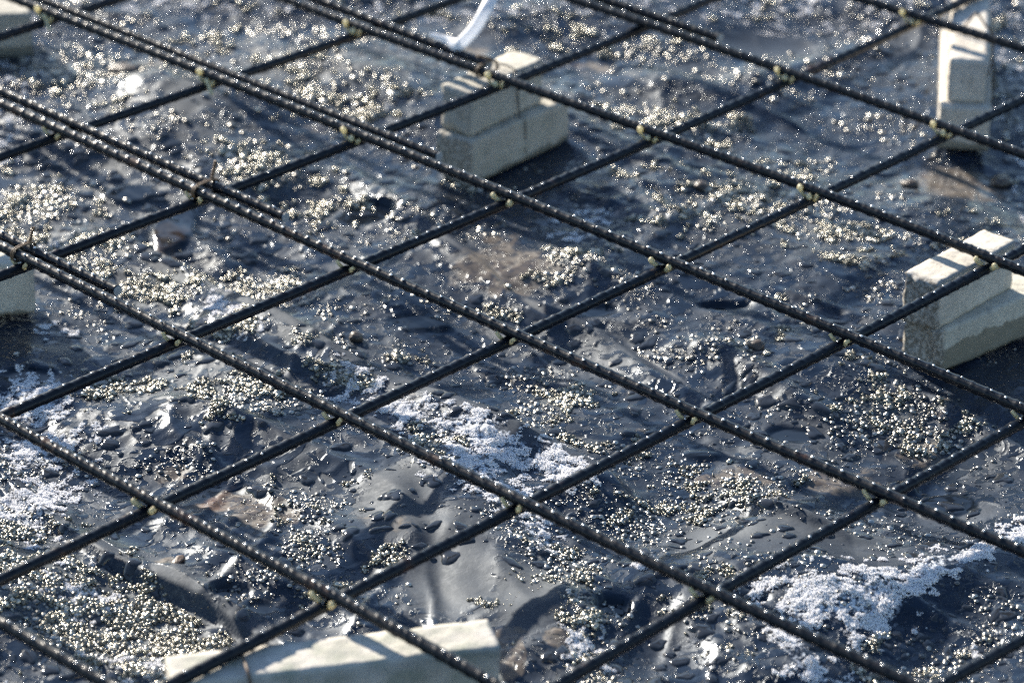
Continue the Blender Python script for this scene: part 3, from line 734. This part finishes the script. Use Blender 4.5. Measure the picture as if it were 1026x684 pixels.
F.append(tuple(range(10))); F.append(tuple((n - 1) * 10 + k for k in range(10))[::-1])
o = mesh_obj('plastic_strip', V, F, M['tape']); o.location = c0
tag(o, 'curved strip of white plastic rising off the paired bars at the top edge', 'plastic strip')

# ------------------------------------------------------------------ small litter on the sheet
def litter(px, py, r, sq, mat, name, label, cat, seed, amp=.25):
    g = G(px, py, .008); z = float(height(np.array([g[0]]), np.array([g[1]]))[0])
    o = MB().add(blob((0, 0, 0), r, sq, seed, amp, 3)).build(name, mat); o.location = (g[0], g[1], z + r * sq[2] * .55)
    o.rotation_euler = (0, 0, seed * 1.3); tag(o, label, cat); return o
litter(357, 330, .0062, (1, 1, .8), M['stone'], 'pebble', 'small round brown pebble beside the long fold left of centre', 'pebble', 3)
litter(178, 553, .0095, (1, .42, .22), M['leaf'], 'dead_leaf', 'narrow curled brown leaf beside the sheet edge at lower left', 'leaf', 1, .35)
litter(128, 71, .0130, (1.5, .9, .45), M['stone'], 'stone', 'flat brown stone on the sheet at the upper left', 'stone', 5)
litter(703, 188, .0070, (1.2, 1, .7), M['stone'], 'pebble', 'tan pebble on the sheet right of the top centre', 'pebble', 6)
litter(912, 178, .0065, (1.3, 1, .7), M['stone'], 'pebble', 'tan pebble in front of the upper right block', 'pebble', 7)
litter(1004, 166, .0100, (1.3, 1, .5), M['stone'], 'stone', 'brown stone at the foot of the upper right block', 'stone', 8)
litter(757, 345, .0075, (1.3, .9, .6), M['stone'], 'pebble', 'grey pebble on the sheet left of the right block', 'pebble', 9)

# ------------------------------------------------------------------ frost, melting frost, dew
def scatter(N, lst, fq, lo, hi, seed, base=0., win=(-.62, .62, 2.22, 3.92), thr_oct=4):
    r = np.random.default_rng(seed)
    x = r.uniform(win[0], win[1], N); y = r.uniform(win[2], win[3], N)
    if base < .1:       # look only where patches are
        gx = np.linspace(win[0], win[1], 160); gy = np.linspace(win[2], win[3], 210); GX, GY = np.meshgrid(gx, gy)
        D = spots(GX, GY, lst); D = np.maximum(D, (np.abs(GX) > .5) | (GY > 3.7) | (GY < 2.34))
        D2 = D.copy()
        for sy, sx in ((0, 1), (0, -1), (1, 0), (-1, 0)): D2 = np.maximum(D2, np.roll(D, (sy, sx), (0, 1)))
        ix = ((x - win[0]) / (win[1] - win[0]) * 159).round().astype(int); iy = ((y - win[2]) / (win[3] - win[2]) * 209).round().astype(int)
        k = D2[iy, ix] > .08; x, y = x[k], y[k]; N = len(x)
    d = spots(x, y, lst)
    edge = np.maximum(np.abs(x) / .56, 0); 
    rim = sstep(.52, .56, np.abs(x)) + sstep(3.72, 3.8, y) + sstep(2.34, 2.30, y)
    d = np.maximum(d, np.clip(rim, 0, 1) * .9 * sstep(.5, .66, fbm(x, y, 7, 3, 300)))
    n = fbm(x, y, fq, thr_oct, seed)
    p = sstep(lo, hi, d * .62 + (n - .5) * (2.3 if base < .1 else 1.5) + base)
    if lst is MELT: p = p * (1 - .93 * sstep(.25, .6, spots(x, y, SMOOTH)))
    keep = (r.random(N) < p) & ~on_block(x, y, .004)
    return x[keep], y[keep], p[keep], r

def gn_stuff(name, x, y, z, scl, rot, mat, label, cat, sub=2, smooth=True):
    n = len(x)
    me = bpy.data.meshes.new(name + '_points'); me.vertices.add(n)
    me.vertices.foreach_set('co', np.stack([x, y, z], 1).astype(np.float32).ravel())
    a = me.attributes.new('scl', 'FLOAT_VECTOR', 'POINT'); a.data.foreach_set('vector', scl.astype(np.float32).ravel())
    a = me.attributes.new('rot', 'FLOAT_VECTOR', 'POINT'); a.data.foreach_set('vector', rot.astype(np.float32).ravel())
    me.materials.append(mat)
    o = bpy.data.objects.new(name, me); COL.objects.link(o)
    g = bpy.data.node_groups.new(name + '_nodes', 'GeometryNodeTree')
    g.interface.new_socket('Geometry', in_out='INPUT', socket_type='NodeSocketGeometry'); g.interface.new_socket('Geometry', in_out='OUTPUT', socket_type='NodeSocketGeometry')
    N = g.nodes.new; L = g.links.new
    gi, go = N('NodeGroupInput'), N('NodeGroupOutput')
    ico = N('GeometryNodeMeshIcoSphere'); ico.inputs['Radius'].default_value = 1; ico.inputs['Subdivisions'].default_value = sub
    sm = N('GeometryNodeSetShadeSmooth'); sm.inputs['Shade Smooth'].default_value = smooth
    mt = N('GeometryNodeSetMaterial'); mt.inputs['Material'].default_value = mat
    inst = N('GeometryNodeInstanceOnPoints')
    s = N('GeometryNodeInputNamedAttribute'); s.data_type = 'FLOAT_VECTOR'; s.inputs['Name'].default_value = 'scl'
    r = N('GeometryNodeInputNamedAttribute'); r.data_type = 'FLOAT_VECTOR'; r.inputs['Name'].default_value = 'rot'
    e2r = N('FunctionNodeEulerToRotation')
    L(ico.outputs['Mesh'], sm.inputs[0]); L(sm.outputs[0], mt.inputs[0]); L(gi.outputs[0], inst.inputs['Points'])
    L(mt.outputs[0], inst.inputs['Instance']); L(s.outputs[0], inst.inputs['Scale']); L(r.outputs[0], e2r.inputs[0]); L(e2r.outputs[0], inst.inputs['Rotation'])
    L(inst.outputs[0], go.inputs[0])
    md = o.modifiers.new('grow', 'NODES'); md.node_group = g
    tag(o, label, cat, kind='stuff'); return o

# melting frost: packed glassy beads in heaps
x, y, p, r = scatter(2300000, MELT, 60, .32, .95, 201)
lump = fbm(x, y, 95, 3, 202)
far_ = sstep(3.0, 3.4, y); k = r.random(len(x)) < 1 - .6 * far_  # beads far back thinned, then enlarged, for clearer out-of-focus glints
x, y, p, lump, far_ = x[k], y[k], p[k], lump[k], far_[k]
rad = (.00036 + .0017 * r.random(len(x)) ** 6) * (.75 + .4 * p) * (1 + .45 * far_)
z = height(x, y) + rad * .4 + .0048 * p * np.clip(lump - .35, 0, 1) * r.random(len(x)) ** .4
scl = np.stack([rad * r.uniform(.85, 1.2, len(x)), rad * r.uniform(.85, 1.2, len(x)), rad * r.uniform(.8, 1.15, len(x))], 1)
gn_stuff('melting_frost', x, y, z, scl, r.uniform(0, 6.28, (len(x), 3)), M['melt'], 'glittering beads of half melted frost heaped in patches on the black sheet', 'melting frost', 2)
print('melt', len(x))
# white frost: fine crystals, feathery heaps
x, y, p, r = scatter(5200000, WHITE, 105, .22, .78, 211)
lump = fbm(x, y, 110, 3, 212)
rad = (.0003 + .00055 * r.random(len(x)) ** 1.5)
z = height(x, y) + .0003 + .0062 * p * np.clip(lump - .3, 0, 1) * r.random(len(x)) ** .5
scl = rad[:, None] * r.uniform(.4, 1.5, (len(x), 3))
gn_stuff('frost', x, y, z, scl, r.uniform(0, 6.28, (len(x), 3)), M['frost'], 'white crystals of frost in feathery patches on the black sheet', 'frost', 1, False)
print('frost', len(x))
# dew: beads everywhere on the plastic, thicker in drifts
x, y, p, r = scatter(270000, MELT, 16, .25, .92, 221, base=.23)
far_ = sstep(3.05, 3.4, y); k = r.random(len(x)) < 1 - .66 * far_
x, y, p, far_ = x[k], y[k], p[k], far_[k]      # far beads thinned and fattened so their blurred glints show
rad = (.0004 + .0021 * r.random(len(x)) ** 4.0) * (1 + .55 * far_)
z = height(x, y) + rad * .10
scl = np.stack([rad * r.uniform(.9, 1.3, len(x)), rad * r.uniform(.9, 1.3, len(x)), rad * r.uniform(.55, .8, len(x))], 1)
rot = np.zeros((len(x), 3)); rot[:, 2] = r.uniform(0, 6.28, len(x))
gn_stuff('dew', x, y, z, scl, rot, M['dew'], 'small round dewdrops strewn over the black plastic sheet', 'dew', 3)
print('dew', len(x))

# larger drops with runny outlines: one real mesh
def runny_drops(N, seed, rmin, rmax, power):
    r = np.random.default_rng(seed); x = r.uniform(-.62, .62, N); y = r.uniform(2.2, 3.9, N)
    dens = fbm(x, y, 7, 3, seed + 1); wh = spots(x, y, WHITE)
    keep = (r.random(N) < sstep(.30, .62, dens)) & (wh < .45) & (spots(x, y, MUD_AND_REFLECTION) < .5) & ~on_block(x, y, .008)
    x, y = x[keep], y[keep]; n = len(x)
    rad = rmin + (rmax - rmin) * r.random(n) ** power
    seg, rings = 16, 4; w = np.arange(seg) * 2 * math.pi / seg
    outline = 1 + .0 * w[None, :].repeat(n, 0)
    for k, a in ((1, .14), (2, .30), (3, .24), (4, .15), (5, .12)): outline = outline + a * r.uniform(.2, 1, (n, 1)) * np.cos(k * w[None, :] + r.uniform(0, 6.28, (n, 1)))
    outline = np.clip(outline, .35, 1.8)
    st = r.uniform(1, 1.7, n); an = r.uniform(0, math.pi, n)
    V = []; hgt = np.minimum(rad * .30, .0015)
    for q in range(rings):
        f = 1 - (q / rings) ** 1.6 * 1.0 if q else 1.0
        f = [1.0, .90, .66, .34][q]; hh = [-.35, .42, .84, .98][q]
        ex, ey = rad[:, None] * outline * f * np.cos(w) * st[:, None], rad[:, None] * outline * f * np.sin(w)
        X_ = x[:, None] + ex * np.cos(an)[:, None] - ey * np.sin(an)[:, None]; Y_ = y[:, None] + ex * np.sin(an)[:, None] + ey * np.cos(an)[:, None]
        Z_ = height(X_.ravel(), Y_.ravel()).reshape(X_.shape)
        Z_ = (Z_ if q == 0 else Z_ * (1 - .5 * (q / 3)) + Z_.mean(1)[:, None] * .5 * (q / 3)) + hgt[:, None] * hh
        V.append(np.stack([X_, Y_, Z_], -1))
    top = np.stack([x, y, V[-1][..., 2].mean(1) + hgt * .03], -1)[:, None, :]
    A = np.concatenate(V + [top], 1).reshape(-1, 3); per = seg * rings + 1; F = []
    k = np.arange(seg)
    q4 = np.concatenate([np.stack([q * seg + k, q * seg + (k + 1) % seg, (q + 1) * seg + (k + 1) % seg, (q + 1) * seg + k], 1) for q in range(rings - 1)])
    t3 = np.stack([(rings - 1) * seg + k, (rings - 1) * seg + (k + 1) % seg, np.full(seg, seg * rings)], 1)
    off = (np.arange(n) * per)[:, None, None]
    return A, (q4[None] + off).reshape(-1, 4), (t3[None] + off).reshape(-1, 3), n
A, q4, t3, n = runny_drops(9500, 231, .0009, .0085, 4.2)
o = mesh_obj('water_drops', A, q4.tolist() + t3.tolist(), M['water']); tag(o, 'large runny water drops standing on the black plastic sheet', 'water drops', kind='stuff')
print('runny', n)

# dew beads added on the crest of most ribs to give each its glint
xs_, ys_, zs_, rs_ = [], [], [], []
r = np.random.default_rng(241)
for D, zc in ((PATH_A, ZA), (PATH_B, ZB)):
    for key, (ts, xy) in D.items():
        up = NA if D is PATH_A else NB
        s = np.arange(ts[0] + .004, ts[-1] - .004, PITCH if D is PATH_A else PITCH * 1.0)
        s = s + r.normal(0, .0004, len(s)); k = r.random(len(s)) < (.93 if D is PATH_A else .6)
        s = s[k]; m = len(s)
        px_, py_ = np.interp(s, ts, xy[:, 0]), np.interp(s, ts, xy[:, 1])
        ang = r.normal(math.radians(104 if D is PATH_A else 100), .12, m)
        far_side = NA if D is PATH_A else -NB
        rr = .0053
        xs_.append(px_ + far_side[0] * rr * np.cos(ang)); ys_.append(py_ + far_side[1] * rr * np.cos(ang)); zs_.append(zc + rr * np.sin(ang))
        rs_.append((.00065 + .0006 * r.random(m)) * (1 if D is PATH_A else .8))
x, y, z, rad = map(np.concatenate, (xs_, ys_, zs_, rs_))
gn_stuff('bar_dew_glints', x, y, z, rad[:, None] * np.array([1., 1., .8]), np.zeros((len(x), 3)), M['barglint'], 'tiny dewdrops added for rib glints along the tops of the steel bars', 'dew', 3)

# ------------------------------------------------------------------ light
SUN_AZ, SUN_EL = math.radians(-33), math.radians(22)      # azimuth from +y towards +x
w = bpy.data.worlds.new('World'); SC.world = w; w.use_nodes = True
nt = w.node_tree; bg = nt.nodes['Background']
sky = nt.nodes.new('ShaderNodeTexSky'); sky.sky_type = 'NISHITA'; sky.sun_disc = False
sky.sun_elevation = SUN_EL; sky.sun_rotation = SUN_AZ; sky.air_density = 1; sky.dust_density = .3; sky.ozone_density = 2.0
nt.links.new(sky.outputs[0], bg.inputs[0]); bg.inputs[1].default_value = .078
sd = bpy.data.lights.new('sun', 'SUN'); sd.energy = 5; sd.angle = math.radians(.5); sd.color = (1, .91, .78)
so = bpy.data.objects.new('sun', sd); COL.objects.link(so)
to = Vector((math.sin(SUN_AZ) * math.cos(SUN_EL), math.cos(SUN_AZ) * math.cos(SUN_EL), math.sin(SUN_EL)))
so.rotation_euler = to.to_track_quat('Z', 'Y').to_euler(); so.location = to * 6

# ------------------------------------------------------------------ camera
cd = bpy.data.cameras.new('camera'); cam = bpy.data.objects.new('camera', cd); COL.objects.link(cam); SC.camera = cam
cd.sensor_width = 36; cd.sensor_fit = 'HORIZONTAL'; cd.lens = FPX / 1026 * 36; cd.clip_start = .05; cd.clip_end = 500
cam.location = (0, 0, CAMZ)
f = Vector((0, math.cos(PIT), -math.sin(PIT))); rt0 = Vector((1, 0, 0)); up0 = rt0.cross(f)
# survey roll: picture axes (u,v) -> turned by ROL
c_, s_ = math.cos(ROL), math.sin(ROL)
right = c_ * rt0 + s_ * up0; up = -s_ * rt0 + c_ * up0
from mathutils import Matrix
cam.rotation_euler = Matrix((right, up, -f)).transposed().to_euler()
cd.dof.use_dof = True; cd.dof.focus_distance = 3.02; cd.dof.aperture_fstop = 5.6

SC.view_settings.view_transform = 'Standard'; SC.view_settings.look = 'None'; SC.view_settings.gamma = 1
SC.view_settings.use_curve_mapping = False; SC.view_settings.exposure = 1.48
SC.render.engine = 'CYCLES'; SC.cycles.use_denoising = False; SC.cycles.max_bounces = 6
SC.cycles.sample_clamp_indirect = 2; SC.cycles.caustics_reflective = False; SC.cycles.caustics_refractive = False
